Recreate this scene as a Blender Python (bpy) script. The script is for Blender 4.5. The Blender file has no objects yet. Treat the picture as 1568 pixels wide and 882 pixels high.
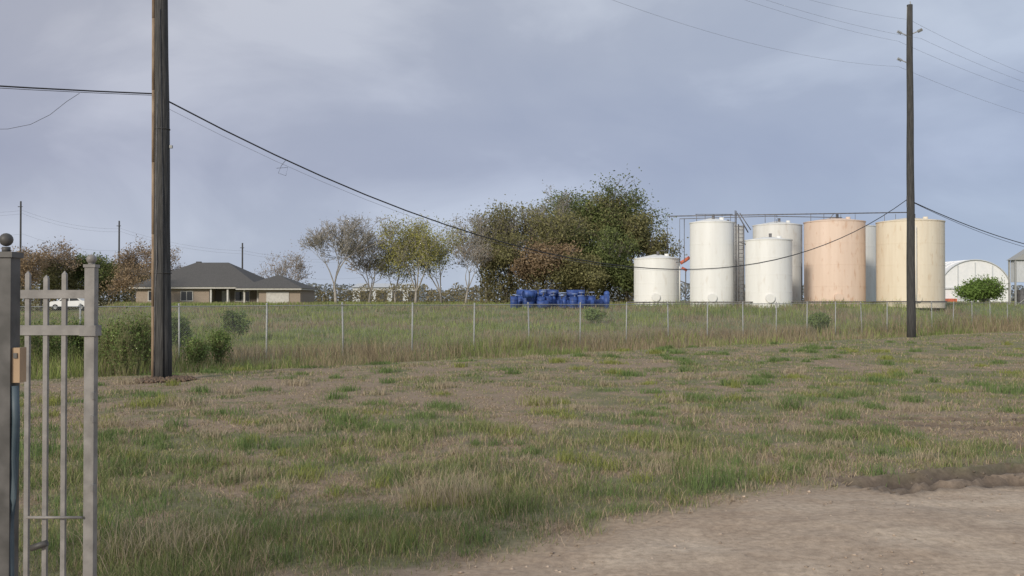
import bpy, math, random
import numpy as np
random.seed(7); rng=np.random.default_rng(11)
S=bpy.context.scene
F=1500.0; HC=1.95; HY=460.0
def ux(x): return (x-784)/F
def at(x,Y): return ux(x)*Y          # lateral metres for a bearing at depth Y
def zt(y,Y): return HC+(HY-y)/F*Y    # height in metres for an elevation at depth Y

# ---------------------------------------------------------------- noise
def vn(x,y,s=0):
    xi=np.floor(x); yi=np.floor(y); fx=x-xi; fy=y-yi
    fx=fx*fx*(3-2*fx); fy=fy*fy*(3-2*fy)
    def h(a,b):
        v=np.sin(a*127.1+b*311.7+s*74.7)*43758.5453
        return v-np.floor(v)
    return (h(xi,yi)*(1-fx)+h(xi+1,yi)*fx)*(1-fy)+(h(xi,yi+1)*(1-fx)+h(xi+1,yi+1)*fx)*fy
def fbm(x,y,s=0,o=4):
    t=0;a=.5;n=0
    for i in range(o):
        t=t+a*vn(x,y,s+i*3.3);n+=a;a*=.55;x=x*2.03+5.1;y=y*2.03+1.7
    return t/n
def sst(a,b,x):
    t=np.clip((x-a)/(b-a),0,1); return t*t*(3-2*t)
# ---------------------------------------------------------------- terrain
P0=np.array([-8.27,33.0]); FD=np.array([.75,.66]); FD=FD/np.linalg.norm(FD); FN=np.array([-FD[1],FD[0]])
def tf(X,Y): return (X-P0[0])*FN[0]+(Y-P0[1])*FN[1]
EX=[-40,-12,-3,-.67,.64,2.0,3.6,5.5,8,15,40,120]; EY=[-6,2.2,5.2,6.75,8.1,9.35,10.15,10.9,12,15,24,40]
def edge(X): return np.interp(X,EX,EY)+ .5*(fbm(X*1.1,X*0+3,5)-.5)
def roadS(X,Y): return edge(X)-Y+.35*(fbm(X*2.5,Y*2.5,8)-.5)
RUTS=[((3.75,10.5),(5.9,11.4),.22),((4.0,10.1),(5.7,10.65),.19),((5.7,15.5),(8.6,14.3),.17),((6.4,16.3),(9.5,15.8),.13),((6.6,13.0),(10.,14.0),.15),((7.,12.4),(10,13.),.13)]
def rut(X,Y):
    m=np.zeros_like(X)
    for (a,b,w) in RUTS:
        a=np.array(a);b=np.array(b);d=b-a;L2=d@d
        t=np.clip(((X-a[0])*d[0]+(Y-a[1])*d[1])/L2,0,1)
        dd=np.hypot(X-a[0]-t*d[0],(Y-a[1]-t*d[1]))+.3*(fbm(X*4,Y*4,3)-.5)
        m=np.maximum(m,np.exp(-np.clip(dd,0,9)**2/w**2/1.2))
    return m
def hz(X,Y,fine=True):
    X=np.asarray(X,float);Y=np.asarray(Y,float)
    t=tf(X,Y)
    z=1.5*sst(42,86,Y)*sst(0,10,t)*(.36+.64*sst(-1.5,3.5,X+.425*Y))
    z=z-.28*np.exp(-((t+2.2)/1.5)**2)*sst(8,20,Y)
    z=z+.10*(fbm(X*.3,Y*.3,2)-.5)*sst(5,9,Y)
    if fine:
        z=z+.05*(fbm(X*1.7,Y*1.7,12)-.5)
        r=rut(X,Y)
        z=z-.14*r+.07*np.exp(-((r-.3)/.15)**2)
    return z
def h1(x,y): return float(hz(np.array([x]),np.array([y]))[0])
def green(X,Y):
    g=.42*fbm(X*.5,Y*.5,21)+.58*fbm(X*2.1,Y*2.1,31)
    g=g+.05*sst(14,9.5,Y)-.05*sst(12,16,Y)*sst(28,22,Y)*sst(5,-3,X)+.03*sst(4,9,X)
    g=g-.25*sst(5,7,X)*np.exp(-((Y-14.3)/1.5)**2)
    g=g-.12*sst(-1.1,-.2,roadS(X,Y))
    return g
# ---------------------------------------------------------------- mesh helpers
def npmesh(name,V,Fc,mat,col=None,smooth=False,add=True):
    me=bpy.data.meshes.new(name)
    V=np.ascontiguousarray(V,dtype=np.float32);Fc=np.ascontiguousarray(Fc,dtype=np.int32)
    k=Fc.shape[1];n=len(Fc)
    me.vertices.add(len(V));me.vertices.foreach_set("co",V.ravel())
    me.loops.add(n*k);me.loops.foreach_set("vertex_index",Fc.ravel())
    me.polygons.add(n);me.polygons.foreach_set("loop_start",np.arange(0,n*k,k,dtype=np.int32))
    try: me.polygons.foreach_set("loop_total",np.full(n,k,dtype=np.int32))
    except Exception: pass
    me.update(calc_edges=True)
    if smooth: me.polygons.foreach_set("use_smooth",np.ones(n,dtype=bool))
    if col is not None:
        a=me.color_attributes.new("Col",'FLOAT_COLOR','POINT')
        c=np.ones((len(V),4),dtype=np.float32);c[:,:3]=col;a.data.foreach_set("color",c.ravel())
    me.materials.append(mat)
    ob=bpy.data.objects.new(name,me)
    S.collection.objects.link(ob)
    return ob
class B:
    def __init__(s): s.v=[];s.f=[];s.m=[];s.sm=[];s.mats=[]
    def mi(s,mat):
        if mat not in s.mats: s.mats.append(mat)
        return s.mats.index(mat)
    def add(s,v,f,mat,smooth=False):
        o=len(s.v);s.v+= [tuple(map(float,p)) for p in v];i=s.mi(mat)
        for q in f: s.f.append([o+j for j in q]);s.m.append(i);s.sm.append(smooth)
    def box(s,a,b,mat):
        x0,y0,z0=a;x1,y1,z1=b
        s.add([(x0,y0,z0),(x1,y0,z0),(x1,y1,z0),(x0,y1,z0),(x0,y0,z1),(x1,y0,z1),(x1,y1,z1),(x0,y1,z1)],
          [(0,3,2,1),(4,5,6,7),(0,1,5,4),(1,2,6,5),(2,3,7,6),(3,0,4,7)],mat)
    def tube(s,pts,r,mat,n=8,cap=True,smooth=True):
        P=[np.array(p,float) for p in pts];m=len(P)
        R=r if isinstance(r,(list,tuple)) else [r]*m
        vs=[];up=np.array([0,0,1.])
        for i in range(m):
            d=P[min(i+1,m-1)]-P[max(i-1,0)];d=d/(np.linalg.norm(d)+1e-9)
            a=np.cross(d,up)
            if np.linalg.norm(a)<.05:a=np.cross(d,np.array([0,1.,0]))
            a/=np.linalg.norm(a);b=np.cross(a,d)
            for j in range(n):
                t=2*math.pi*j/n;vs.append(P[i]+R[i]*(a*math.cos(t)+b*math.sin(t)))
        fs=[(i*n+j,i*n+(j+1)%n,(i+1)*n+(j+1)%n,(i+1)*n+j) for i in range(m-1) for j in range(n)]
        s.add(vs,fs,mat,smooth)
        if cap:
            o=len(s.v)-len(vs);i=s.mi(mat)
            s.f.append([o+j for j in range(n)][::-1]);s.m.append(i);s.sm.append(False)
            s.f.append([o+(m-1)*n+j for j in range(n)]);s.m.append(i);s.sm.append(False)
    def ball(s,c,r,mat,n=12):
        vs=[];k=n//2
        for i in range(k+1):
            p=math.pi*i/k
            for j in range(n):
                t=2*math.pi*j/n;vs.append((c[0]+r*math.sin(p)*math.cos(t),c[1]+r*math.sin(p)*math.sin(t),c[2]+r*math.cos(p)))
        s.add(vs,[(i*n+j,(i+1)*n+j,(i+1)*n+(j+1)%n,i*n+(j+1)%n) for i in range(k) for j in range(n)],mat,True)
    def make(s,name,loc=None):
        me=bpy.data.meshes.new(name)
        v=s.v
        if loc is not None: v=[(p[0]-loc[0],p[1]-loc[1],p[2]-loc[2]) for p in v]
        me.from_pydata(v,[],s.f)
        for m in s.mats: me.materials.append(m)
        me.polygons.foreach_set("material_index",s.m);me.polygons.foreach_set("use_smooth",s.sm);me.update()
        ob=bpy.data.objects.new(name,me);S.collection.objects.link(ob)
        if loc is not None: ob.location=loc
        return ob
# ---------------------------------------------------------------- materials
def mat0(name):
    m=bpy.data.materials.new(name);m.use_nodes=True;nt=m.node_tree
    return m,nt,nt.nodes['Principled BSDF'],nt.nodes['Material Output']
def mnoise(name,c1,c2,scale=4,rough=.8,stretch=(1,1,1),metal=0,bump=0,detail=5,lo=.35,hi=.65,c3=None,coord='Object'):
    m,nt,bs,out=mat0(name);N=nt.nodes;L=nt.links
    tc=N.new('ShaderNodeTexCoord');mp=N.new('ShaderNodeMapping');mp.inputs['Scale'].default_value=stretch
    L.new(tc.outputs[coord],mp.inputs[0])
    no=N.new('ShaderNodeTexNoise');no.inputs['Scale'].default_value=scale;no.inputs['Detail'].default_value=detail
    L.new(mp.outputs[0],no.inputs['Vector'])
    cr=N.new('ShaderNodeValToRGB');e=cr.color_ramp.elements
    e[0].position=lo;e[0].color=(*c1,1);e[1].position=hi;e[1].color=(*c2,1)
    if c3: q=e.new(min(hi+.12,.98));q.color=(*c3,1)
    L.new(no.outputs[0],cr.inputs[0]);L.new(cr.outputs[0],bs.inputs['Base Color'])
    bs.inputs['Roughness'].default_value=rough;bs.inputs['Metallic'].default_value=metal
    if bump:
        bp=N.new('ShaderNodeBump');bp.inputs['Strength'].default_value=bump;bp.inputs['Distance'].default_value=.02
        L.new(no.outputs[0],bp.inputs['Height']);L.new(bp.outputs[0],bs.inputs['Normal'])
    return m
def mfoliage(name,tr=.3):
    m,nt,bs,out=mat0(name);N=nt.nodes;L=nt.links
    at_=N.new('ShaderNodeAttribute');at_.attribute_name='Col'
    d=N.new('ShaderNodeBsdfDiffuse');t=N.new('ShaderNodeBsdfTranslucent');mx=N.new('ShaderNodeMixShader');mx.inputs[0].default_value=tr
    L.new(at_.outputs['Color'],d.inputs[0]);L.new(at_.outputs['Color'],t.inputs[0])
    L.new(d.outputs[0],mx.inputs[1]);L.new(t.outputs[0],mx.inputs[2]);L.new(mx.outputs[0],out.inputs[0]);N.remove(bs)
    return m
M_grass=mfoliage('grass_blades',.25);M_leaf=mfoliage('leaves',.25)
M_bark=mnoise('bark',(.13,.11,.095),(.25,.22,.19),3,.9)
M_barkp=mnoise('bark_pale',(.27,.24,.21),(.42,.39,.35),3,.9)
M_stem=mnoise('weed_stem',(.15,.16,.07),(.26,.24,.12),3,.9)
def mground():
    m,nt,bs,out=mat0('soil_thatch');N=nt.nodes;L=nt.links
    a=N.new('ShaderNodeAttribute');a.attribute_name='Col'
    tc=N.new('ShaderNodeTexCoord')
    n1=N.new('ShaderNodeTexNoise');n1.inputs['Scale'].default_value=14;n1.inputs['Detail'].default_value=8;n1.inputs['Roughness'].default_value=.7
    L.new(tc.outputs['Object'],n1.inputs['Vector'])
    cr=N.new('ShaderNodeValToRGB');cr.color_ramp.elements[0].position=.3;cr.color_ramp.elements[0].color=(.68,.66,.64,1)
    cr.color_ramp.elements[1].position=.7;cr.color_ramp.elements[1].color=(1.26,1.26,1.26,1)
    L.new(n1.outputs[0],cr.inputs[0])
    mx=N.new('ShaderNodeMix');mx.data_type='RGBA';mx.blend_type='MULTIPLY';mx.inputs[0].default_value=1
    L.new(a.outputs['Color'],mx.inputs[6]);L.new(cr.outputs[0],mx.inputs[7]);L.new(mx.outputs[2],bs.inputs['Base Color'])
    bs.inputs['Roughness'].default_value=.95
    bp=N.new('ShaderNodeBump');bp.inputs['Strength'].default_value=.5;bp.inputs['Distance'].default_value=.03
    L.new(n1.outputs[0],bp.inputs['Height']);L.new(bp.outputs[0],bs.inputs['Normal'])
    return m
M_ground=mground()
M_galv=mnoise('galvanized_steel',(.30,.31,.30),(.42,.42,.41),20,.6,metal=.1)
M_gate=mnoise('gate_paint',(.18,.17,.16),(.27,.255,.24),14,.5,bump=.1)
M_post=mnoise('dark_post_paint',(.05,.048,.045),(.10,.095,.09),10,.55)
M_pole=mnoise('creosote_pole',(.032,.032,.032),(.085,.082,.078),5,.9,stretch=(9,9,.4),bump=.7)
M_guard=mnoise('brown_conduit_guard',(.20,.135,.085),(.34,.25,.17),5,.8,stretch=(4,4,.6))
M_wire=mnoise('wire_black',(.02,.02,.022),(.04,.04,.045),5,.6)
M_wirel=mnoise('wire_aluminium',(.20,.21,.24),(.27,.28,.31),5,.6)
M_pipe=mnoise('dark_pipe',(.09,.09,.10),(.18,.17,.17),5,.6)
M_red=mnoise('red_valve',(.50,.10,.06),(.62,.18,.10),5,.5)
def mtank(name,c,c2,rust,amt,seed):
    m,nt,bs,out=mat0(name);N=nt.nodes;L=nt.links
    tc=N.new('ShaderNodeTexCoord')
    def nz(scale,st,det=5):
        mp=N.new('ShaderNodeMapping');mp.inputs['Scale'].default_value=st;mp.inputs['Location'].default_value=(seed,seed*1.3,seed*.7)
        L.new(tc.outputs['Object'],mp.inputs[0]);n=N.new('ShaderNodeTexNoise');n.inputs['Scale'].default_value=scale;n.inputs['Detail'].default_value=det
        L.new(mp.outputs[0],n.inputs['Vector']);return n
    n1=nz(1.0,(2.2,2.2,.22));n2=nz(2.2,(1.5,1.5,.5),7)
    cr=N.new('ShaderNodeValToRGB');e=cr.color_ramp.elements;e[0].position=.35;e[0].color=(*c,1);e[1].position=.7;e[1].color=(*c2,1)
    L.new(n1.outputs[0],cr.inputs[0])
    r2=N.new('ShaderNodeValToRGB');e=r2.color_ramp.elements;e[0].position=.58;e[0].color=(0,0,0,1);e[1].position=.72;e[1].color=(amt,amt,amt,1)
    L.new(n2.outputs[0],r2.inputs[0])
    mx=N.new('ShaderNodeMix');mx.data_type='RGBA';L.new(r2.outputs[0],mx.inputs[0]);L.new(cr.outputs[0],mx.inputs[6]);mx.inputs[7].default_value=(*rust,1)
    L.new(mx.outputs[2],bs.inputs['Base Color']);bs.inputs['Roughness'].default_value=.6
    return m
M_tw=mtank('tank_white',(.83,.83,.81),(.77,.765,.74),(.5,.42,.32),.25,1)
M_tw2=mtank('tank_white_aged',(.74,.74,.72),(.66,.65,.62),(.45,.36,.26),.3,4)
M_ts=mtank('tank_salmon',(.77,.61,.50),(.71,.55,.44),(.5,.27,.15),.55,7)
M_tc=mtank('tank_cream',(.78,.70,.56),(.72,.63,.49),(.55,.38,.22),.5,9)

# ---------------------------------------------------------------- ground
def spread(a,b,step,lo,hi,g=1.13):
    c=list(np.arange(a,b,step));s=step;x=b
    while x<hi: c.append(x);s*=g;x+=s
    c.append(hi);s=step;x=a-step;l=[]
    while x>lo: l.append(x);s*=g;x-=s
    l.append(lo);return np.array(l[::-1]+c)
gx=spread(-10,13,.1,-1500,1500)
gy=np.concatenate([np.arange(-40,3,1.5),np.arange(3,17,.09),np.arange(17,42,.22),np.arange(42,110,.8)])
s=.8;x=110;ex=[]
while x<3000: ex.append(x);s*=1.15;x+=s
gy=np.concatenate([gy,ex,[3000]])
GX,GY=np.meshgrid(gx,gy)
GZ=hz(GX,GY)
rs=roadS(GX,GY)
GZ=GZ-.07*sst(.05,.4,rs)
g=green(GX,GY)
def lerp(a,b,t): return a*(1-t[...,None])+b*t[...,None]
brown=np.array([.285,.215,.15]);grn=np.array([.18,.17,.09]);dirt=np.array([.38,.29,.21]);mud=np.array([.105,.08,.062])
col=lerp(brown,grn,sst(.44,.60,g))
t=tf(GX,GY)
fieldc=lerp(np.array([.19,.21,.09]),np.array([.25,.22,.12]),sst(.4,.6,fbm(GX*.12,GY*.12,44)))
col=lerp(col,fieldc,sst(-6,-3,t))
col=lerp(col,dirt,sst(-.7,-.05,rs+.5*(fbm(GX*3,GY*3,50)-.5)))
rt=rut(GX,GY)
col=lerp(col,mud,np.clip(rt*1.5,0,1))
n1,n2=GX.shape
idx=np.arange(n1*n2).reshape(n1,n2)
Fc=np.stack([idx[:-1,:-1],idx[:-1,1:],idx[1:,1:],idx[1:,:-1]],-1).reshape(-1,4)
npmesh('ground',np.stack([GX,GY,GZ],-1).reshape(-1,3),Fc,M_ground,col.reshape(-1,3),True)
# road
rx=spread(-6,11,.07,-40,60,1.2); ry=np.concatenate([np.arange(-30,3.5,1.),np.arange(3.5,14,.07),np.arange(14,30,.5)])
RX,RY=np.meshgrid(rx,ry);r2=roadS(RX,RY)
RZ=hz(RX,RY)+.012+.025*(fbm(RX*2,RY*3,61)-.5)+.012*(fbm(RX*11,RY*11,62)-.5)-.16*sst(.12,-.35,r2)
tr=.5+.5*np.sin((edge(RX)-RY)*2.3+1.2)
RZ-=.02*tr*sst(.3,1,r2)
c=lerp(np.array([.43,.335,.25]),np.array([.52,.42,.32]),sst(.35,.65,fbm(RX*.9,RY*1.6,70)))
c=lerp(c,np.array([.32,.24,.175]),.5*sst(.48,.7,fbm(RX*1.6,RY*3.5,75)))
c=lerp(c,np.array([.33,.245,.175]),.6*sst(.9,.1,r2))
c=lerp(c,mud,np.clip(rut(RX,RY)*1.5,0,1))
n1,n2=RX.shape;idx=np.arange(n1*n2).reshape(n1,n2)
Fc=np.stack([idx[:-1,:-1],idx[:-1,1:],idx[1:,1:],idx[1:,:-1]],-1).reshape(-1,4)
keep=(r2.reshape(-1)[Fc]>-.5).all(1);Fc=Fc[keep]
npmesh('dirt_road',np.stack([RX,RY,RZ],-1).reshape(-1,3),Fc,M_ground,c.reshape(-1,3),True)
# gravel + clods
N=6000
d=np.exp(rng.uniform(np.log(5),np.log(18),N));X=d*rng.uniform(-.3,.7,N);Y=d
r_=roadS(X,Y);rr_=rut(X,Y);ok=((r_>-.3)&(fbm(X*1.2,Y*1.2,90)>.44))|((rr_>.08)&(rng.random(N)<.9))
X=X[ok];Y=Y[ok];N=len(X);rr_=rr_[ok]
oc=np.array([[1,0,0],[-1,0,0],[0,1,0],[0,-1,0],[0,0,1],[0,0,-1]],float)
of=np.array([[0,2,4],[2,1,4],[1,3,4],[3,0,4],[2,0,5],[1,2,5],[3,1,5],[0,3,5]])
sz=.004+.018*rng.random(N)**4+.022*rng.random(N)*(rr_>.1)
V=oc[None]*sz[:,None,None]*rng.uniform(.5,1.3,(N,6,3))*np.array([1.2,1.2,.6])
V=V+np.stack([X,Y,hz(X,Y)+.006],-1)[:,None]
cc=np.repeat(np.array([.45,.36,.28])[None]*rng.uniform(.6,1.25,(N,1))*np.where(rr_>.1,.42,1)[:,None],6,0)
npmesh('gravel',V.reshape(-1,3),(of[None]+6*np.arange(N)[:,None,None]).reshape(-1,3),M_ground,cc)

# ---------------------------------------------------------------- grass
def blades(name,X,Y,h,w,lean,col,z=None):
    n=len(X);Z=hz(X,Y)-.01 if z is None else z
    a=rng.uniform(0,2*np.pi,n);wx=np.cos(a)*w/2;wy=np.sin(a)*w/2
    b=rng.uniform(0,2*np.pi,n);lx=np.cos(b)*lean*h;ly=np.sin(b)*lean*h
    V=np.zeros((n,5,3))
    V[:,0]=np.stack([X-wx,Y-wy,Z],-1);V[:,1]=np.stack([X+wx,Y+wy,Z],-1)
    zm=Z+h*.55;V[:,2]=np.stack([X+lx*.35-wx*.8,Y+ly*.35-wy*.8,zm],-1);V[:,3]=np.stack([X+lx*.35+wx*.8,Y+ly*.35+wy*.8,zm],-1)
    V[:,4]=np.stack([X+lx,Y+ly,Z+h/np.sqrt(1+lean**2*.7)],-1)
    f=np.array([[0,1,3],[0,3,2],[2,3,4]])
    Fc=(f[None]+5*np.arange(n)[:,None,None]).reshape(-1,3)
    return npmesh(name,V.reshape(-1,3),Fc,M_grass,np.repeat(col,5,0))
def mixc(a,b,t): return np.array(a)[None]*(1-t[:,None])+np.array(b)[None]*t[:,None]
# mown verge
NT=52000;K=9
d=np.exp(rng.uniform(np.log(5),np.log(62),NT));X=d*rng.uniform(-.66,.66,NT);Y=d
t=tf(X,Y);ok=(t<-2)&(roadS(X,Y)+.4*(fbm(X*2,Y*2,95)-.5)<-.12)&(rut(X,Y)<.15)
X=X[ok];Y=Y[ok]
rsd=-roadS(X,Y);ok=rng.random(len(X))<sst(-.1,1.3,rsd)*.85+.15;X=X[ok];Y=Y[ok]
g0=green(X,Y);ok=rng.random(len(X))<.75+.25*sst(.36,.5,g0);X=X[ok];Y=Y[ok];g0=g0[ok]
g=g0+rng.normal(0,.06,len(X));hn=fbm(X*1.3,Y*1.3,120)
isg=sst(.41,.56,g)
tall=isg*(.045+.13*sst(.38,.72,hn))+(1-isg)*(.03+.07*hn)
tall*=1-.4*sst(12,20,Y)
d=Y
Xb=np.repeat(X,K);Yb=np.repeat(Y,K);n=len(Xb);db=np.repeat(d,K);rad=.03+.004*db
Xb=Xb+rng.normal(0,1,n)*rad;Yb=Yb+rng.normal(0,1,n)*rad
ib=np.repeat(isg,K);hb=np.repeat(tall,K)*rng.uniform(.5,1.35,n)
w=.0045*np.maximum(1,db/8)*rng.uniform(.7,1.4,n)
lean=np.where(rng.random(n)<ib,rng.uniform(.1,.8,n),rng.uniform(.5,2.2,n))
isgreen=(rng.random(n)<ib*.64+.14)
hue=np.repeat(fbm(X*.7,Y*.7,140),K)
cg=mixc((.16,.21,.085),(.29,.305,.13),np.clip(hue*1.6-.3+rng.normal(0,.15,n),0,1))
cg2=mixc((.36,.28,.19),(.53,.42,.295),rng.random(n))
colb=np.where(isgreen[:,None],cg,cg2)*rng.uniform(.7,1.25,(n,1))
blades('verge_grass',Xb,Yb,hb,w,lean,colb)
# big tussocks
cl=[]
for (px,py,hh,sc,kind) in [(1115,745,.36,.16,0),(1070,750,.28,.14,0),(690,770,.40,.2,1),(650,765,.34,.15,1),(730,765,.32,.15,1),(375,685,.28,.12,0),(1210,625,.3,.15,0),
    (170,820,.35,.2,0),(230,850,.36,.25,1),(560,800,.26,.15,0),(310,600,.2,.12,0),(930,760,.22,.14,0),(1290,640,.25,.2,0),(470,730,.25,.15,2),(300,840,.3,.2,1),(420,820,.3,.2,0),(60,700,.4,.3,0),(1540,600,.25,.3,0)]:
    D=F*HC/(py-HY);cl.append((at(px,D),D,hh,sc,kind))
for i in range(620):
    D=math.exp(random.uniform(math.log(7.3),math.log(46)));xx=D*random.uniform(-.6,.6)
    if roadS(np.array([xx]),np.array([D]))[0]<-.4 and tf(xx,D)<-3 and rut(np.array([xx]),np.array([D]))[0]<.1 and green(np.array([xx]),np.array([D]))[0]>.36:
        cl.append((xx,D,random.uniform(.08,.22),random.uniform(.04,.13)*(1 if D<15 else 1.7),random.choice([0,0,0,1,2])))
XX=[];YY=[];HH=[];CC=[];WW=[]
for (cx,cy,hh,sc,kd) in cl:
    k=int(120*(sc/.12));XX.append(rng.normal(cx,sc,k));YY.append(rng.normal(cy,sc,k));HH.append(hh*rng.uniform(.4,1.15,k))
    WW.append(.005*max(1,cy/9)*rng.uniform(.7,1.3,k))
    base=[((.12,.19,.07),(.22,.28,.11)),((.34,.285,.20),(.50,.42,.30)),((.22,.25,.07),(.33,.34,.12))][kd]
    CC.append(mixc(base[0],base[1],rng.random(k)))
XX=np.concatenate(XX);n=len(XX)
blades('grass_tussocks',XX,np.concatenate(YY),np.concatenate(HH),np.concatenate(WW),rng.uniform(.05,.9,n),np.concatenate(CC))
# tall grass at fence + field behind
NT=32000;K=9
d=np.exp(rng.uniform(np.log(20),np.log(135),NT));X=d*rng.uniform(-.7,.7,NT);Y=d;t=tf(X,Y)
ok=(t>-3.8+1.6*(fbm(X*.5,Y*.5,150)-.5)*2);X=X[ok];Y=Y[ok];t=t[ok]
near=sst(3.5,1.0,np.abs(t+.5))
hn=fbm(X*.6,Y*.6,160)
tall=(.18+.50*hn)*(.7+.6*near)*(1+.75*sst(56,66,Y)*sst(8,14,X)*sst(86,80,Y))
tall=tall*(1+.35*sst(-8,-12,X)*sst(40,34,Y))*(1-.7*sst(-.5,-3,X+.425*Y)*sst(90,108,Y))
gg=fbm(X*.22,Y*.35,170)
Xb=np.repeat(X,K);Yb=np.repeat(Y,K);n=len(Xb)
rad=.10+.003*Yb;Xb=Xb+rng.normal(0,1,n)*rad;Yb=Yb+rng.normal(0,1,n)*rad
hb=np.repeat(tall,K)*rng.uniform(.5,1.3,n)
w=.010*np.maximum(1,Yb/22)*rng.uniform(.7,1.3,n)
pg=np.repeat(np.clip(sst(.35,.55,gg)*.85+.12-.45*near*sst(-4,10,X)-.15*near,.05,.95),K)
isgreen=rng.random(n)<pg
cg=mixc((.16,.21,.075),(.33,.38,.13),np.clip(np.repeat(hn,K)*1.8-.4+rng.normal(0,.2,n),0,1))
cb=mixc((.27,.21,.14),(.41,.34,.23),rng.random(n))
colb=np.where(isgreen[:,None],cg,cb)*rng.uniform(.7,1.2,(n,1))
blades('tall_meadow_grass',Xb,Yb,hb,w,rng.uniform(.05,.6,n),colb)

# ---------------------------------------------------------------- foliage
def leafverts(C,s):
    n=len(C);a=rng.normal(size=(n,3));a/=np.linalg.norm(a,axis=1,keepdims=True)
    b=np.cross(a,rng.normal(size=(n,3)));b/=np.linalg.norm(b,axis=1,keepdims=True)
    s=s[:,None];V=np.stack([C-a*s,C-b*s*.55,C+a*s,C+b*s*.55],1)
    return V
def tree(name,x,Y,top,width,kind,nleaf=9,lsz=.15,cols=None,bark=M_bark,seed=0,depth=5,stem=.6,multi=1,spr=.42,skip=.3,rmin=.014,up=.06):
    R=random.Random(seed*13+5);segs=[];tips=[]
    X=at(x,Y);z0=h1(X,Y)-.1;H=zt(top,Y)-z0;W=width/F*Y
    def grow(p,d,L,r,dep):
        n=3;q=p
        for i in range(n):
            d=d+np.array([R.gauss(0,.13),R.gauss(0,.13),R.gauss(0.04,.08)]);d/=np.linalg.norm(d)
            q2=q+d*L/n;r2=r*(1-.13)
            segs.append((q,q2,r,r2));
            if dep<depth and i>0 and dep>0 and R.random()<.6:
                dd=d+np.array([R.gauss(0,.8),R.gauss(0,.8),R.gauss(.1,.4)]);dd/=np.linalg.norm(dd);grow(q2,dd,L*.6,r2*.5,dep+1)
            if dep>=depth-2: tips.append(q2)
            q=q2;r=r2
        if dep>=depth: return
        k=R.choice([2,3,3]) if dep<2 else R.choice([2,2,3])
        if dep==0: k=R.choice([3,4]);L=1.15
        a0=R.random()*6.28
        for j in range(k):
            a=a0+j*6.283/k+R.gauss(0,.4);sp=.62 if dep>0 else .6
            dd=d*.9+np.array([math.cos(a)*sp,math.sin(a)*sp,up+R.gauss(0,.14)]);dd/=np.linalg.norm(dd)
            grow(q,dd,L*R.uniform(.55,.9),r*R.uniform(.55,.72),dep+1)
    for m_ in range(multi):
        d0=np.array([R.gauss(0,.05+.25*(multi>1)),R.gauss(0,.05+.25*(multi>1)),1.]);d0/=np.linalg.norm(d0)
        grow(np.array([R.gauss(0,.1*(multi-1)),R.gauss(0,.1*(multi-1)),0.]),d0,stem,.16,0)
    A=np.array([[*s_[0],*s_[1]] for s_ in segs]);RR=np.array([[s_[2],s_[3]] for s_ in segs])
    mx=np.percentile(A[:,5],97.5);xs=np.abs(A[:,3]);wx=np.percentile(xs,96)
    sz=H*.93/mx;sx=(W*.5)/max(wx,.1)
    sc=np.array([sx,sx,sz]);P=A[:,:3]*sc;Q=A[:,3:]*sc;RR=RR*min(H/7.,1.6)
    def squash(p):
        z=p[:,2];k=H*.88;p[:,2]=np.where(z>k,k+(z-k)*.5,z);return p
    P=squash(P);Q=squash(Q)
    RR=np.maximum(RR,rmin)
    D=Q-P;D/=np.linalg.norm(D,axis=1,keepdims=True)+1e-9
    u=np.cross(D,np.array([.3,.9,.2]));u/=np.linalg.norm(u,axis=1,keepdims=True);v=np.cross(D,u)
    n=len(P);V=np.zeros((n,8,3))
    for j in range(4):
        tt=math.pi/2*j;o=u*math.cos(tt)+v*math.sin(tt)
        V[:,j]=P+o*RR[:,:1];V[:,4+j]=Q+o*RR[:,1:]
    f=np.array([[j,(j+1)%4,4+(j+1)%4,4+j] for j in range(4)])
    Vw=V.reshape(-1,3);Fw=(f[None]+8*np.arange(n)[:,None,None]).reshape(-1,4)
    keepz=Vw[:,2]<-.2;Vw[keepz,2]=-.2
    off=np.array([X,Y,z0])
    ob=npmesh(name,Vw,Fw,bark);ob.location=off
    if nleaf>0:
        T=squash(np.array(tips)*sc)
        lo=T[:,2]>H*.06;T=T[lo]
        C=np.repeat(T,nleaf,0)
        dens=(fbm(T[:,0]*.8+seed*3.1,T[:,2]*.8+T[:,1]*.6,19)+rng.normal(0,.06,len(T)))>skip+.12
        n=len(C);C=C+rng.normal(0,1,(n,3))*np.array([spr,spr,spr*.8])
        kk=rng.random(n)<np.repeat(.12+.88*dens,nleaf);C=C[kk];n=len(C)
        s_=lsz*rng.uniform(.5,1.35,n);V=leafverts(C,s_)
        br=np.repeat(.55+.9*fbm(T[:,0]*.9+seed,T[:,2]*.9+T[:,1]*.5,9),nleaf)[kk]
        c=mixc(cols[0],cols[1],np.clip(rng.normal(.5,.3,n),0,1))*br[:,None]
        lf=npmesh('foliage',V.reshape(-1,3),np.arange(4*n).reshape(n,4),M_leaf,np.repeat(c,4,0));lf.parent=ob
    return ob
G=[(.105,.135,.055),(.21,.24,.095)];OL=[(.16,.16,.075),(.28,.26,.125)];YG=[(.26,.26,.085),(.42,.39,.14)]
TN=[(.27,.20,.14),(.38,.29,.20)];RB=[(.24,.17,.11),(.36,.27,.17)];GB=[(.22,.20,.15),(.32,.29,.22)]
T=tree
T('bare_tree',515,95,324,104,0,nleaf=1,lsz=.06,cols=GB,bark=M_barkp,seed=1,depth=6,rmin=.018,skip=.5)
T('bare_tree',440,118,384,66,0,nleaf=1,lsz=.09,cols=TN,bark=M_barkp,seed=2,depth=5,multi=2,skip=.35)
T('bare_tree',565,100,355,84,0,nleaf=1,lsz=.07,cols=TN,bark=M_barkp,seed=33,depth=6,skip=.5,rmin=.016)
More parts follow.
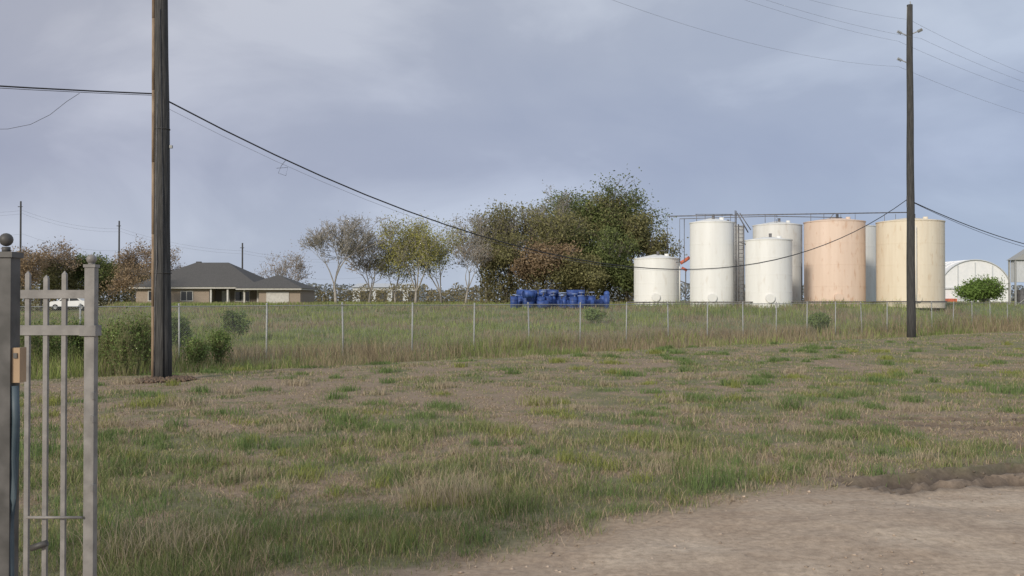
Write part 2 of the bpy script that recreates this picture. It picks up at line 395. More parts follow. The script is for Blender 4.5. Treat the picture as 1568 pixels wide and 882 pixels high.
T('elm_tree',636,96,333,110,0,nleaf=5,lsz=.09,cols=YG,bark=M_barkp,seed=4,depth=5,spr=.6,stem=.4)
T('elm_tree',675,99,348,76,0,nleaf=4,lsz=.09,cols=YG,bark=M_barkp,seed=5,depth=5,spr=.6,stem=.4)
T('elm_tree',606,101,366,60,0,nleaf=3,lsz=.09,cols=YG,bark=M_barkp,seed=34,depth=5,spr=.6,stem=.4)
T('bare_tree',713,96,366,70,0,nleaf=1,lsz=.06,cols=TN,bark=M_barkp,seed=6,depth=6,skip=.5)
T('bare_tree',745,101,320,88,0,nleaf=1,lsz=.08,cols=GB,bark=M_barkp,seed=7,depth=6,skip=.4)
T('oak_tree',790,102,304,115,0,nleaf=4,lsz=.12,cols=OL,seed=8,depth=5,spr=.55)
T('bare_tree',832,104,294,90,0,nleaf=1,lsz=.09,cols=GB,bark=M_barkp,seed=9,depth=6,skip=.35)
T('oak_tree',905,105,281,140,0,nleaf=8,lsz=.125,cols=G,seed=10,depth=5,spr=.55)
T('oak_tree',962,103,292,100,0,nleaf=8,lsz=.125,cols=OL,seed=41,depth=5,spr=.55)
T('oak_tree',868,100,322,80,0,nleaf=6,lsz=.125,cols=OL,seed=12,depth=5,spr=.55)
T('oak_tree',930,98,348,100,0,nleaf=7,lsz=.125,cols=G,seed=13,depth=5,stem=.3)
T('oak_tree',988,100,325,58,0,nleaf=7,lsz=.125,cols=OL,seed=14,depth=5,stem=.3)
T('oak_tree',775,99,356,80,0,nleaf=4,lsz=.11,cols=OL,seed=15,depth=5,stem=.3)
T('oak_tree',835,97,372,80,0,nleaf=6,lsz=.12,cols=RB,seed=16,depth=5,stem=.25)
T('oak_tree',890,96,392,80,0,nleaf=8,lsz=.12,cols=OL,seed=36,depth=5,stem=.15)
T('oak_tree',960,96,396,80,0,nleaf=8,lsz=.12,cols=G,seed=37,depth=5,stem=.15)
# left group
T('pecan_tree',62,125,364,84,0,nleaf=3,lsz=.12,cols=TN,seed=17,depth=5,spr=.5)
T('pecan_tree',20,120,378,76,0,nleaf=4,lsz=.12,cols=RB,seed=18,depth=5,spr=.5)
T('pecan_tree',135,130,390,90,0,nleaf=7,lsz=.14,cols=G,seed=19,depth=5,stem=.3)
T('pecan_tree',212,128,373,72,0,nleaf=3,lsz=.12,cols=TN,seed=20,depth=5,spr=.5)
T('pecan_tree',175,132,402,90,0,nleaf=6,lsz=.14,cols=OL,seed=21,depth=5,stem=.3)
T('bare_tree',262,134,376,56,0,nleaf=1,lsz=.12,cols=TN,seed=22,depth=5)
T('pecan_tree',95,126,394,60,0,nleaf=4,lsz=.12,cols=OL,seed=29,depth=5,stem=.3)
T('pecan_tree',205,101,404,56,0,nleaf=3,lsz=.1,cols=RB,seed=31,depth=5,stem=.3,spr=.4)
T('shrub',1497,100,429,54,0,nleaf=7,lsz=.11,cols=[(.12,.19,.05),(.21,.30,.09)],seed=23,depth=4,stem=.3,multi=3,spr=.35,up=.3)
# weeds by fence
WG=[(.13,.19,.065),(.24,.30,.11)]
for i,(x,Y,top,w) in enumerate([(205,26.5,472,50),(178,27,488,44),(225,28,480,36),(192,25.5,505,36),(338,30,505,26),(355,45,476,34),(300,29,515,26),(60,28,488,70),(1250,58,480,26),(130,29,488,50),(905,60,474,34),(275,33,484,22)]):
    T('weed_bush',x,Y,top,w,0,nleaf=2,lsz=.034 if Y<35 else .06,cols=WG,bark=M_stem,seed=40+i,depth=4,stem=.2,multi=4,spr=.12,rmin=.004,skip=.36,up=.8)
def mass(name,n,f,lsz,cols):
    C=f(n);s_=lsz*rng.uniform(.5,1.4,len(C));V=leafverts(C,s_)
    br=.6+.7*fbm(C[:,0]*.4,C[:,2]*.6,3)
    c=mixc(cols[0],cols[1],rng.random(len(C)))*br[:,None]
    npmesh(name,V.reshape(-1,3),np.arange(4*len(C)).reshape(-1,4),M_leaf,np.repeat(c,4,0))
def und(n):
    px=rng.uniform(735,1012,n);Y=rng.uniform(95,104,n);X=(px-784)/F*Y
    top=1.8+4.4*fbm(px*.03,px*0,77)
    return np.stack([X,Y,hz(X,Y)+top*rng.random(n)**.9],-1)
mass('underbrush',13000,und,.13,[(.13,.125,.06),(.25,.22,.12)])
def und2(n):
    px=rng.uniform(410,760,n);Y=rng.uniform(119,126,n);X=(px-784)/F*Y
    top=.8+2.6*fbm(px*.05,px*0,79)
    return np.stack([X,Y,hz(X,Y)+top*rng.random(n)],-1)
mass('underbrush',5500,und2,.15,[(.18,.16,.09),(.28,.24,.15)])
def und3(n):
    px=rng.uniform(-60,250,n);Y=rng.uniform(126,138,n);X=(px-784)/F*Y
    top=1.6+4.4*fbm(px*.04,px*0,81)
    return np.stack([X,Y,hz(X,Y)+top*rng.random(n)],-1)
mass('underbrush',10000,und3,.16,[(.16,.15,.07),(.27,.22,.12)])
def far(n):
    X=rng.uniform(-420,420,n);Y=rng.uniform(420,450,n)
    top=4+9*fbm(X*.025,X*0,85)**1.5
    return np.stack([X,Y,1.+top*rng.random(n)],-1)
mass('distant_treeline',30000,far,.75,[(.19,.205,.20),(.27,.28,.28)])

# ---------------------------------------------------------------- chain link fence
b=B();top=1.83
K0=-9;K1=34
def fp(k): return (P0[0]+2.25*k,P0[1]+1.98*k)
def bz(x,y): return float(hz(np.array([x]),np.array([y]),False)[0])
prev=None
for k in range(K0,K1):
    x,y=fp(k);z=bz(x,y);j=random.gauss(0,.03)
    b.tube([(x,y,z-.3),(x+j,y,z+top+.02)],.030,M_galv,8);b.ball((x+j,y,z+top+.03),.04,M_galv,8)
    if prev: b.tube([prev,(x,y,z+top-.03)],.017,M_galv,6,False)
    prev=(x,y,z+top-.03)
    x1,y1=fp(k+1);z1=bz(x1,y1);nb=50
    for s_ in (1,-1):
        for i in range(nb):
            a=(i)/nb; c=a+ s_*(1.75/3.0)
            p=np.array([x+(x1-x)*a,y+(y1-y)*a,z+(z1-z)*a+.04]);q=np.array([x+(x1-x)*c,y+(y1-y)*c,z+(z1-z)*min(max(c,0),1)+.04+1.75])
            r=.0026;o=np.array([FD[0]*r,FD[1]*r,0])
            b.add([p-o,p+o,q+o,q-o],[(0,1,2,3)],M_galv)
b.make('chain_link_fence')

# ---------------------------------------------------------------- poles
def catena(p,q,sag,n=28):
    p=np.array(p);q=np.array(q)
    return [tuple(p+(q-p)*t-np.array([0,0,4*sag*t*(1-t)])) for t in [i/n for i in range(n+1)]]
A1=(at(250,23.8),23.8);A2=(at(1395,52),52.0);A3=(50.9,80.0);A0=(A1[0]-29.7,A1[1]-28.2)
def pole(name,p,H,r0,r1,guard=False,arms=True,lean=0):
    b=B();z=h1(*p)
    rr=[r0+(r1-r0)*i/12 for i in range(13)]
    pts=[(p[0]+.010*math.sin(i*1.7)-lean*i/12,p[1],z-.4+(H+.4)*i/12) for i in range(13)]
    b.tube(pts,rr,M_pole,20)
    if guard:
        for i in range(7):
            z0=z+.05+i*1.75
            rad=r0+(r1-r0)*(z0/H);xl=p[0]-lean*(z0-z)/H
            b.tube([(xl-rad+.004,p[1]-.09,z0),(xl-lean*1.74/H-rad+.016,p[1]-.09,z0+1.745)],.04,M_guard,10)
            if i%2: b.tube([(xl,p[1],z0+.8),(xl,p[1],z0+.82)],rad+.008,M_pole,20)
        b.tube([(p[0]+.08,p[1]-r0+.0,z),(p[0]+.05,p[1]-r0+.03,z+4),(p[0]-.05,p[1]-r0+.05,z+9)],.012,M_wire,6)
        b.tube([(p[0]-r0+.06,p[1]-.17,z),(p[0]-r0+.08,p[1]-.17,z+2.2),(p[0]-.08,p[1]-r0+.0,z+2.9),(p[0]-.14,p[1]-r0+.06,z+4.5),(p[0]-.1,p[1]-r0+.04,z+7)],.012,M_pipe,6)
        b.box((p[0]+r0-.07,p[1]-.04,z+5.65),(p[0]+r0-.01,p[1]+.04,z+5.72),M_galv)
    if arms:
        for (za,sx) in [(H-1.55,-1),(H-1.45,1),(H-3.0,-1)]:
            b.tube([(p[0],p[1],z+za-.15),(p[0]+sx*.35,p[1],z+za+.0),(p[0]+sx*.62,p[1],z+za+.12)],.03,M_galv,8)
            for q in range(4): b.tube([(p[0]+sx*(.45+q*.06),p[1],z+za+.03+q*.03),(p[0]+sx*(.47+q*.06),p[1],z+za+.04+q*.03)],.085,M_galv,10)
        b.tube([(p[0]-.12,p[1],z+H-.9),(p[0]-.12,p[1],z+H-.1)],.035,M_galv,8)
        b.tube([(p[0],p[1]-.1,z+H-.3),(p[0],p[1]-.1,z+H+.15)],.03,M_galv,8)
        b.box((p[0]-.2,p[1]-.05,z+6.9),(p[0]-.1,p[1]+.05,z+7.5),M_pipe)
    return b.make(name)
pole('utility_pole',A1,16.2,.215,.12,True,False,.14)
pole('utility_pole',A2,17.7,.235,.15,False,True)
pole('utility_pole',A3,18.5,.23,.15)
pole('utility_pole',A0,16.2,.21,.15)
for (x,Y,top) in [(31,150,308),(182,160,338),(371,170,372)]:
    X=at(x,Y);b=B();z=h1(X,Y);zz=zt(top,Y)
    b.tube([(X,Y,z-.2),(X,Y,zz)],[.17,.13],M_pole,8);b.box((X-.35,Y-.22,zz-.9),(X+.35,Y-.14,zz-.8),M_pole);b.make('distant_utility_pole')
b=B()
def W(p,q,sag,r,m=M_wire): b.tube(catena(p,q,sag),r,m,6,False)
g1=(A1[0]+.1,A1[1]);
W((g1[0],g1[1],6.8),(A2[0]-.2,A2[1],7.3),3.9,.019)
W((g1[0],g1[1],6.62),(A2[0]-.2,A2[1],7.3),3.86,.004,M_wirel)
W((A1[0]-.15,A1[1],6.98),(A0[0],A0[1],7.0),1.1,.018)
W((A1[0]-.15,A1[1],6.94),(A0[0],A0[1],6.98),1.12,.007)
W((A2[0]+.2,A2[1],7.15),(A3[0],A3[1],5.6),1.0,.024)
W((A2[0]+.2,A2[1],7.12),(A3[0],A3[1],5.4),1.1,.012)
for (za,z3,s12,s23,dx,zA1) in [(14.4,15.4,1.5,.6,-.6,14.4),(15.75,17.0,1.0,.6,-.6,15.7),(16.9,18.,1.2,.7,0,16.),(15.9,17.3,1.1,.6,.6,15.7)]:
    W((A1[0]+dx*.3,A1[1],zA1),(A2[0]+dx,A2[1],za),s12,.0045,M_wirel)
    W((A2[0]+dx,A2[1],za),(A3[0]+dx,A3[1],z3),s23,.0055,M_wirel)
lp=catena((g1[0],g1[1],6.8),(A2[0]-.2,A2[1],7.3),3.9,100)
q=lp[8];b.tube([q,(q[0]-.12,q[1],q[2]-.15),(q[0]-.2,q[1],q[2]-.35),(q[0],q[1],q[2]-.42),(q[0]+.05,q[1],q[2]-.2),(q[0]-.25,q[1],q[2]-.22)],.006,M_wire,6)
Yl=22.6
b.tube([(at(x,Yl),Yl,zt(y,Yl)) for x,y in [(120,142),(100,155),(75,175),(45,190),(10,197),(-60,198)]],.005,M_wire,6)
for pts in [[(31,150,322),(182,160,350)],[(-150,140,310),(31,150,322)],[(182,160,350),(371,170,384)],[(371,170,384),(560,185,395)]]:
    for dz in (0,-.5,-3.6):
        p=(at(pts[0][0],pts[0][1])+.3,pts[0][1],zt(pts[0][2],pts[0][1])+dz);q=(at(pts[1][0],pts[1][1])+.3,pts[1][1],zt(pts[1][2],pts[1][1])+dz)
        W(p,q,.8,.012,M_wirel)
b.make('overhead_wires')
n=500;a=rng.uniform(0,6.28,n);r=.2+.5*rng.random(n);X=A1[0]+.1+np.cos(a)*r;Y=A1[1]-.1+np.sin(a)*r;s0=.02+.05*rng.random(n)
V=oc[None]*s0[:,None,None]*rng.uniform(.6,1.3,(n,6,3))+np.stack([X,Y,hz(X,Y)+.08*(1-r)],-1)[:,None]
npmesh('soil_mound',V.reshape(-1,3),(of[None]+6*np.arange(n)[:,None,None]).reshape(-1,3),M_ground,np.tile(np.array([.17,.12,.085]),(n*6,1)))

# ---------------------------------------------------------------- tanks
def tank(x0,x1,top,Y,mat,ladder=None,cone=.35):
    cx=at((x0+x1)/2,Y);R=(x1-x0)/2/F*Y;z0=h1(cx,Y)-.1;zt_=zt(top,Y)-cone*.2
    b=B();n=56
    prof=[(R,z0),(R,z0+.05)]
    nb=4
    for i in range(1,nb+1):
        zz=z0+(zt_-z0)*i/nb
        prof+= [(R,zz-.05),(R+.012,zz-.045),(R+.012,zz-.01),(R,zz-.005)]
    prof+=[(R+.05,zt_),(R+.05,zt_+.07),(R-.02,zt_+.08),(R*.12,zt_+.08+cone),(0.01,zt_+.09+cone)]
    vs=[(cx+r*math.cos(2*math.pi*j/n),Y+r*math.sin(2*math.pi*j/n),z) for r,z in prof for j in range(n)]
    b.add(vs,[(i*n+j,i*n+(j+1)%n,(i+1)*n+(j+1)%n,(i+1)*n+j) for i in range(len(prof)-1) for j in range(n)],mat,False)
    b.tube([(cx-.2*R,Y-R*.96,z0+.8),(cx-.2*R,Y-R-.16,z0+.8)],.35,mat,18)
    b.tube([(cx,Y-.3*R,zt_+.1),(cx,Y-.3*R,zt_+cone+.32)],.12,M_pipe,10)
    b.tube([(cx+.4*R,Y-.2*R,zt_),(cx+.4*R,Y-.2*R,zt_+cone+.12)],.2,mat,12)
    if ladder is not None:
        a=math.radians(ladder);lx=cx+(R+.15)*math.cos(a);ly=Y+(R+.15)*math.sin(a);tx,ty=-math.sin(a)*.22,math.cos(a)*.22
        for s_ in (1,-1): b.tube([(lx+s_*tx,ly+s_*ty,z0),(lx+s_*tx,ly+s_*ty,zt_+1.0)],.035,M_pipe,6)
        z=z0+.3
        while z<zt_+.9:
            b.tube([(lx+tx,ly+ty,z),(lx-tx,ly-ty,z)],.02,M_pipe,5,False);z+=.32
    return b.make('storage_tank',loc=(cx,Y,z0))
tank(971,1041,396,86,M_tw)
tank(1057,1124,341,81,M_tw,ladder=-25)
tank(1088,1139,347,90,M_tw2)
tank(1154,1227,345,90,M_tw2)
tank(1142,1212,368,79,M_tw,cone=.25)
tank(1256,1344,348,95,M_tw2,cone=.3)
tank(1233,1323,340,84,M_ts)
tank(1345,1443,340,82,M_tc)
# process piping and walkway rails
b=B();Yp=83
def PP(pts,r=.05,m=M_pipe,Y=Yp): b.tube([(at(x,Y),Y,zt(y,Y)) for x,y in pts],r,m,6)
PP([(1022,385),(1022,331),(1395,325)],.05)
PP([(1041,402),(1041,335),(1180,331),(1290,333)],.035)
PP([(1012,384),(1022,384)],.05)
PP([(1035,402),(1048,402),(1048,335)],.035)
for x in (1067,1080,1093,1106,1119,1172,1187,1242,1262,1282,1310,1355,1372): PP([(x,341),(x,328)],.022)
PP([(1065,328),(1122,328)],.03);PP([(1170,329),(1190,329),(1190,341)],.03)
PP([(1129,326),(1146,356)],.05);PP([(1133,326),(1150,352)],.04)
PP([(1241,327),(1288,327),(1288,336)],.03);PP([(1270,336),(1278,326)],.03)
for x in (1131,1139): PP([(x,343),(x,468)],.06,M_pipe,80)
y=346
while y<465: PP([(1131,y),(1139,y)],.028,M_pipe,80);y+=6
PP([(1131,370),(1142,374)],.05,M_pipe,79);PP([(1228,346),(1228,466)],.05,M_pipe,84)
PP([(1403,345),(1403,466)],.03,M_tw,79.0)
PP([(1042,403),(1049,399),(1056,394)],.16,M_red,84);PP([(1044,410),(1052,414)],.12,M_red,84)
PP([(1041,408),(1041,468)],.06,M_tw2,84);PP([(1050,415),(1050,468)],.05,M_pipe,84);PP([(1041,430),(1057,436)],.05,M_pipe,84)
PP([(960,463),(1450,462)],.06,M_pipe,78)
b.make('tank_piping')

# ---------------------------------------------------------------- house
M_roof=mnoise('asphalt_shingles',(.075,.072,.07),(.12,.115,.11),9,.95,stretch=(1,1,3),bump=.3)
M_wall=mnoise('brick_tan',(.29,.235,.185),(.38,.31,.25),18,.9)
M_trim=mnoise('trim_white',(.50,.48,.45),(.60,.58,.54),5,.7)
M_glass,_,bs,_2=mat0('window_glass');bs.inputs['Base Color'].default_value=(.03,.035,.04,1);bs.inputs['Roughness'].default_value=.12
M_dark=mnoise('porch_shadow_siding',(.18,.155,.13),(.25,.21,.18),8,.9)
b=B();zg=1.45
def hip(x0,x1,y0,y1,ze,zr,ins):
    b.box((x0-.0,y0,ze-.18),(x1,y1,ze-.003),M_trim)
    ym=(y0+y1)/2
    v=[(x0-.1,y0-.1,ze),(x1+.1,y0-.1,ze),(x1+.1,y1+.1,ze),(x0-.1,y1+.1,ze),(x0+ins,ym,zr),(x1-ins,ym,zr)]
    b.add(v,[(0,1,5,4),(1,2,5),(2,3,4,5),(3,0,4),(0,3,2,1)],M_roof)
X0,X1=at(212,108),at(408,108)
hip(X0,X1,105,118,3.4,zt(402,111.5),5.2)
b.box((X0+.6,105.7,zg-.8),(X1-5.6,117.4,3.22),M_wall)
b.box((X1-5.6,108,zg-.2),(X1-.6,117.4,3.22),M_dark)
hip(at(372,106),at(470,106),103.2,112,3.25,zt(421,107.6),3.4)
b.box((X1+.2,104,zg-.2),(at(466,106),111.5,3.07),M_wall)
for x in (X1-5.4,X1-3.6,X1-1.8,X1-.35): b.box((x,105.3,zg-.1),(x+.18,105.5,3.22),M_trim)
def window(x,y,w,z0,z1):
    b.box((x-.09,y-.05,z0-.09),(x+w+.09,y+.02,z1+.09),M_trim)
    b.box((x,y-.07,z0),(x+w,y-.02,z1),M_glass);b.box((x+w/2-.03,y-.09,z0),(x+w/2+.03,y-.072,z1),M_trim)
window(X0+2,105.7,1.4,1.95,2.9);window(X0+5.5,105.7,1.2,1.95,2.9);window(X1-3.4,108,1.5,1.9,2.9)
b.box((X1-4.9,107.93,zg),(X1-4.0,107.998,3.0),M_trim)
b.box((X1+1.0,103.93,zg),(X1+3.4,103.998,2.85),M_trim)
b.box((at(300,112),112,5.0),(at(300,112)+.5,112.5,6.4),M_roof)
b.make('ranch_house')

# far buildings
M_met=mnoise('metal_siding',(.50,.52,.54),(.62,.64,.65),4,.6,stretch=(6,6,.3))
M_fab=mnoise('white_fabric',(.78,.79,.80),(.84,.84,.84),2,.7)
M_dk=mnoise('dark_opening',(.05,.05,.055),(.09,.09,.09),3,.9)
b=B();Y=170;b.box((at(540,Y),Y,.8),(at(640,Y),Y+14,zt(440,Y)),M_met)
x0,x1=at(538,Y),at(642,Y);zz=zt(440,Y);zr=zt(433,Y)
b.add([(x0,Y-.4,zz),(x1,Y-.4,zz),(x1,Y+14.4,zz),(x0,Y+14.4,zz),(x0,Y+7,zr),(x1,Y+7,zr)],[(0,1,5,4),(2,3,4,5),(1,2,5),(3,0,4)],M_met)
for i in range(4): b.box((x0+1.5+i*2.8,Y-.06,.8),(x0+3.3+i*2.8,Y-.003,3.6),M_dk)
b.make('warehouse')
b=B();Y=135;c=at(1494,Y);w=(1547-1441)/2/F*Y;n=18;zb=1.4;ztop=zt(398,Y);ze=zt(432,Y)
prof=[(-w,zb),(-w,ze-.4)]+[(-w*math.cos(math.pi*i/n)*(1-.10*math.sin(math.pi*i/n)),ze-.4+(ztop-ze+.4)*(math.sin(math.pi*i/n)**.95)) for i in range(1,n)]+[(w,ze-.4),(w,zb)]
L=16;k=len(prof)
for s_ in range(9):
    yy=Y+L*s_/8
    if s_<8:
        v=[(c+p[0],yy,p[1]) for p in prof]+[(c+p[0],yy+L/8,p[1]) for p in prof]
        b.add(v,[(i,i+1,k+i+1,k+i) for i in range(k-1)],M_fab)
    b.tube([(c+p[0]*1.006,yy,p[1]+.03) for p in prof],.08,M_met if s_==0 else M_fab,6)
b.add([(c+p[0]*.99,Y+.15,p[1]-.02) for p in prof],[tuple(range(k))],M_fab)
for i in (-2,0,2):
    xx=w*i/4;hh=ze-.4+(ztop-ze+.4)*math.sqrt(max(0,1-(i/4)**2))*.9
    b.box((c+xx-.06,Y+.06,zb),(c+xx+.06,Y+.14,hh),M_met)
b.box((c-w*.45,Y+.02,zb),(c-w*.05,Y+.12,3.9),M_met);b.box((c+w*.1,Y+.02,zb),(c+w*.4,Y+.12,3.6),M_dk);b.box((c-w*.98,Y-.1,ze-.95),(c+w*.98,Y+.01,ze-.75),M_met)
b.box((c-w*.9,Y-1.2,zb),(c-w*.65,Y-.1,2.2),M_red)
b.make('fabric_hoop_building')
b=B();Y=96;x0=at(1555,Y);zr=zt(380,Y);ze=zt(398,Y)
for xx in (x0,x0+3.2):
    for yy in (Y,Y+1.2): b.box((xx-.07,yy-.07,1.2),(xx+.07,yy+.07,ze),M_galv)
b.box((x0+.1,Y+.1,zt(432,Y)),(x0+3.1,Y+1.1,ze-.01),M_met)
b.add([(x0-.2,Y-.2,ze),(x0+3.4,Y-.2,ze),(x0+3.4,Y+1.4,ze),(x0-.2,Y+1.4,ze),(x0+1.6,Y-.2,zr),(x0+1.6,Y+1.4,zr)],[(0,4,5,3),(1,2,5,4),(0,1,4),(2,3,5),(0,3,2,1)],M_galv)
b.box((x0+.5,Y+.05,1.3),(x0+2.6,Y+1.1,3.0),M_pipe)
b.tube([(x0,Y,1.4),(x0+3.2,Y,zt(432,Y))],.05,M_galv,6);b.make('steel_hopper_frame')

# blue equipment: stacked drums and valve bodies
M_blue=mnoise('blue_paint',(.02,.045,.17),(.05,.11,.36),2.2,.55)
M_bl2=mnoise('pale_blue_cap',(.20,.28,.5),(.30,.38,.58),6,.5)
b=B();Y=76;x0=at(783,Y);x1=at(934,Y)
R_=random.Random(3)
for i in range(72):
    X=R_.uniform(x0+.2,x1-.2);y=Y+R_.uniform(-1.4,1.8);zb=h1(X,y)+.1;h=R_.uniform(.75,1.3)*(1 if (X<x0+3.2 or X>x1-1.2) else .88)
    a=R_.uniform(-.5,.5);ca,sa=math.cos(a),math.sin(a)
    if i%3:
        if R_.random()<.6:
            b.tube([(X,y,zb),(X,y,zb+.88)],.29,M_blue,14)
            for q in (.02,.3,.58,.86): b.tube([(X,y,zb+q),(X,y,zb+q+.03)],.305,M_blue,14)
            b.tube([(X+.12,y,zb+.89),(X+.12,y,zb+.93)],.05,M_bl2,8)
        else:
            zz=zb+.3+(.75 if R_.random()<.5 else 0)
            b.tube([(X-.44*ca,y-.44*sa,zz),(X+.44*ca,y+.44*sa,zz)],.29,M_blue,14)
            for q in (-.44,-.15,.13,.41): b.tube([(X+q*ca,y+q*sa,zz),(X+(q+.03)*ca,y+(q+.03)*sa,zz)],.305,M_blue,14)
    else:
        b.tube([(X-.26*ca,y-.26*sa,zb+.35),(X+.26*ca,y+.26*sa,zb+.35)],.17,M_blue,10)
        for s_ in (-.27,.23): b.tube([(X+s_*ca,y+s_*sa,zb+.35),(X+(s_+.05)*ca,y+(s_+.05)*sa,zb+.35)],.25,M_blue,12)
        b.tube([(X,y,zb),(X,y,zb+h*.8)],[.24,.12],M_blue,10);b.tube([(X,y,zb+h*.8),(X,y,zb+h+.15)],.04,M_pipe,6)
        b.tube([(X+.18*math.cos(t_),y+.18*math.sin(t_),zb+h+.1) for t_ in [j*math.pi/5 for j in range(11)]],.035,M_bl2,5,False)
b.tube([(x1-.25,Y,1.3),(x1-.25,Y,zt(450,Y))],.22,M_blue,14);b.ball((x1-.25,Y,zt(450,Y)),.24,M_blue)
b.make('blue_drum_stack')

# car
M_car=mnoise('car_white',(.72,.72,.72),(.78,.78,.78),2,.3);M_tire=mnoise('tire',(.02,.02,.02),(.04,.04,.04),5,.9)
b=B();Y=112;cx=at(104,Y);z=h1(cx,Y)+.3
pr=[(-2.3,.35),(-2.3,.75),(-1.95,.98),(-1.2,1.05),(-.55,1.5),(.9,1.53),(1.6,1.1),(2.25,1.0),(2.35,.6),(2.3,.35)]
k=len(pr)
b.add([(cx+p[0],Y,z+p[1]) for p in pr]+[(cx+p[0],Y+1.8,z+p[1]) for p in pr],[tuple(range(k)),tuple(range(2*k-1,k-1,-1))]+[(i,(i+1)%k,k+(i+1)%k,k+i) for i in range(k)],M_car)
b.add([(cx-1.0,Y-.01,z+1.05),(cx+.1,Y-.01,z+1.05),(cx+.1,Y-.01,z+1.44),(cx-.5,Y-.01,z+1.44)],[(0,1,2,3)],M_glass)
b.add([(cx+.2,Y-.01,z+1.05),(cx+1.35,Y-.01,z+1.1),(cx+.9,Y-.01,z+1.44),(cx+.2,Y-.01,z+1.44)],[(0,1,2,3)],M_glass)
for s_ in (-1.45,1.5): b.tube([(cx+s_,Y-.03,z+.33),(cx+s_,Y+1.83,z+.33)],.34,M_tire,20);b.tube([(cx+s_,Y-.05,z+.33),(cx+s_,Y+.1,z+.33)],.2,M_galv,14)
b.make('parked_car')

# ---------------------------------------------------------------- gate
b=B();Y=4.9
def gx_(x): return at(x,Y)
zb=.08;w=.0245
sx=gx_(140)
b.box((sx-w,Y-w,zb-.05),(sx+w,Y+w,zt(410,Y)),M_gate);b.box((sx-w-.005,Y-w-.005,zt(410,Y)+.001),(sx+w+.005,Y+w+.005,zt(405,Y)),M_gate);b.ball((sx,Y,zt(397,Y)),.025,M_gate,16)
b.tube([(sx,Y,zt(405,Y)),(sx,Y,zt(402,Y))],.016,M_gate,12)
b.box((sx-w-.02,Y-w-.012,zt(514,Y)),(sx+w+.012,Y+w+.012,zt(498,Y)),M_gate)
for (ya,yb) in ((457,444),(513,498)): b.box((-5.2,Y-.018,zt(ya,Y)),(sx-w-.001,Y+.018,zt(yb,Y)),M_gate)
b.box((-5.2,Y-.018,.25),(sx-w-.001,Y+.018,.30),M_gate)
x=99;i=0
while x>-900:
    px=gx_(x);q=.0108;tp=zt(420+ (i%2)*6,Y);b.box((px-q,Y-q,.12),(px+q,Y+q,tp),M_gate)
    v=[(px-q,Y-q,tp+.0005),(px+q,Y-q,tp+.0005),(px+q,Y+q,tp+.0005),(px-q,Y+q,tp+.0005),(px,Y,tp+.018)]
    b.add(v,[(0,1,4),(1,2,4),(2,3,4),(3,0,4)],M_gate);x-=28;i+=1
for y in (605,640,745): b.box((sx+w-.01,Y-.04,zt(y+5,Y)),(sx+w+.006,Y-.0,zt(y-5,Y)),M_gate)
b.tube([(sx-.3,Y-.035,zt(789,Y)),(sx-w,Y-.035,zt(789,Y))],.007,M_gate,8)
b.tube([(sx-.28,Y-.03,zt(836,Y)),(sx-.2,Y-.03,zt(828,Y))],.016,M_post,8)
b.make('iron_gate')
b=B();Y=4.4;px=at(9,Y);w=.043
b.box((px-w,Y-w,-.1),(px+w,Y+w,zt(395,Y)),M_post);b.box((px-w-.01,Y-w-.01,zt(395,Y)+.001),(px+w+.01,Y+w+.01,zt(386,Y)),M_post)
b.tube([(px,Y,zt(386,Y)),(px,Y,zt(378,Y))],.018,M_post,12);b.ball((px,Y,zt(367,Y)),.030,M_post,16)
M_tan=mnoise('tan_box',(.34,.23,.14),(.43,.30,.18),5,.6);M_hose=mnoise('blue_grey_hose',(.04,.065,.08),(.08,.11,.13),5,.6)
b.box((px+w+.001,Y-.03,zt(585,Y)),(px+w+.036,Y+.03,zt(532,Y)),M_tan);b.box((px+w+.010,Y-.036,zt(548,Y)),(px+w+.026,Y-.031,zt(540,Y)),M_post)
b.tube([(px+w+.004+.012*math.sin((y-560)/60),Y-.02,zt(y,Y)) for y in (590,640,700,760,820,880,930)],.018,M_hose,8)
b.make('gate_post')

# ---------------------------------------------------------------- world / light / camera
wd=bpy.data.worlds.new("World");S.world=wd;wd.use_nodes=True;N=wd.node_tree.nodes;L=wd.node_tree.links
bg=N['Background'];bg.inputs[1].default_value=.1
sk=N.new('ShaderNodeTexSky');sk.sky_type='NISHITA';sk.sun_disc=False;sk.sun_elevation=math.radians(21);sk.sun_rotation=math.radians(212)
tc=N.new('ShaderNodeTexCoord');sp=N.new('ShaderNodeSeparateXYZ');L.new(tc.outputs['Generated'],sp.inputs[0])
cr=N.new('ShaderNodeValToRGB');e=cr.color_ramp.elements
e[0].position=0;e[0].color=(.48,.55,.68,1);e[1].position=1;e[1].color=(.54,.57,.63,1)
for p_,c_ in [(.05,(.42,.475,.615)),(.13,(.365,.40,.535)),(.24,(.405,.435,.54)),(.4,(.47,.495,.57))]:
    q=e.new(p_);q.color=(*c_,1)
L.new(sp.outputs[2],cr.inputs[0])
cx_=N.new('ShaderNodeValToRGB');e=cx_.color_ramp.elements;e[0].position=.25;e[0].color=(1.05,1.01,.97,1);e[1].position=.75;e[1].color=(.98,1.05,1.09,1)
ma=N.new('ShaderNodeMath');ma.operation='MULTIPLY_ADD';ma.inputs[1].default_value=.5;ma.inputs[2].default_value=.5;L.new(sp.outputs[0],ma.inputs[0]);L.new(ma.outputs[0],cx_.inputs[0])
mp=N.new('ShaderNodeMapping');mp.inputs['Scale'].default_value=(1,1,2.0);mp.inputs['Rotation'].default_value=(0,.35,0);mp.inputs['Location'].default_value=(.35,.2,.1);L.new(tc.outputs['Generated'],mp.inputs[0])
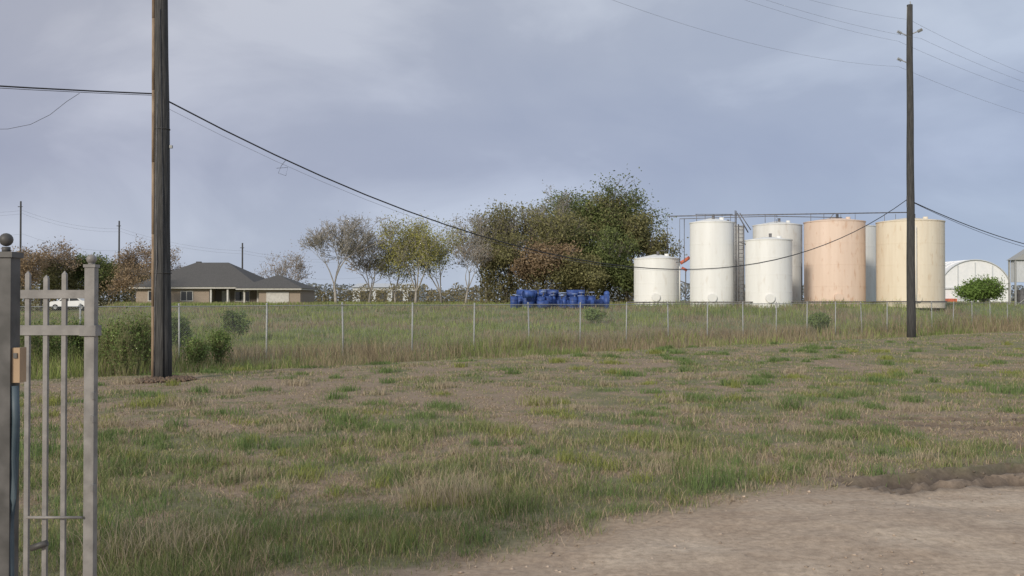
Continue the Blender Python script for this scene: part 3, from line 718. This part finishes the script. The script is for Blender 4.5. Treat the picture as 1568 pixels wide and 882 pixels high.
no=N.new('ShaderNodeTexNoise');no.inputs['Scale'].default_value=3.6;no.inputs['Detail'].default_value=7;no.inputs['Roughness'].default_value=.5;no.inputs['Distortion'].default_value=.4;L.new(mp.outputs[0],no.inputs['Vector'])
c2=N.new('ShaderNodeValToRGB');e=c2.color_ramp.elements;e[0].position=.32;e[0].color=(.88,.895,.93,1);e[1].position=.68;e[1].color=(1.30,1.28,1.22,1)
q=e.new(.52);q.color=(1.,1,1.0,1)
L.new(no.outputs[0],c2.inputs[0])
m1=N.new('ShaderNodeMix');m1.data_type='RGBA';m1.blend_type='MULTIPLY';m1.inputs[0].default_value=1;L.new(cr.outputs[0],m1.inputs[6]);L.new(c2.outputs[0],m1.inputs[7])
m1b=N.new('ShaderNodeMix');m1b.data_type='RGBA';m1b.blend_type='MULTIPLY';m1b.inputs[0].default_value=1;L.new(m1.outputs[2],m1b.inputs[6]);L.new(cx_.outputs[0],m1b.inputs[7])
m2=N.new('ShaderNodeVectorMath');m2.operation='SCALE';m2.inputs['Scale'].default_value=10;L.new(m1b.outputs[2],m2.inputs[0])
m3=N.new('ShaderNodeMix');m3.data_type='RGBA';m3.inputs[0].default_value=.92;L.new(sk.outputs[0],m3.inputs[6]);L.new(m2.outputs[0],m3.inputs[7])
L.new(m3.outputs[2],bg.inputs[0])
sl=bpy.data.lights.new('sun','SUN');sl.energy=2.7;sl.angle=math.radians(8);sl.color=(1,.92,.79)
so=bpy.data.objects.new('sun',sl);S.collection.objects.link(so)
from mathutils import Vector
sv=Vector((-.50,-.82,.37));so.rotation_euler=sv.to_track_quat('Z','Y').to_euler()
cam=bpy.data.cameras.new('camera');cam.lens=F/1568*36;cam.sensor_width=36;cam.clip_end=5000;cam.clip_start=.05
co=bpy.data.objects.new('camera',cam);S.collection.objects.link(co);co.location=(0,0,HC)
co.rotation_euler=(math.radians(90)+math.atan(19/F),0,0);S.camera=co
S.view_settings.view_transform='Standard';S.view_settings.look='None';S.view_settings.exposure=0
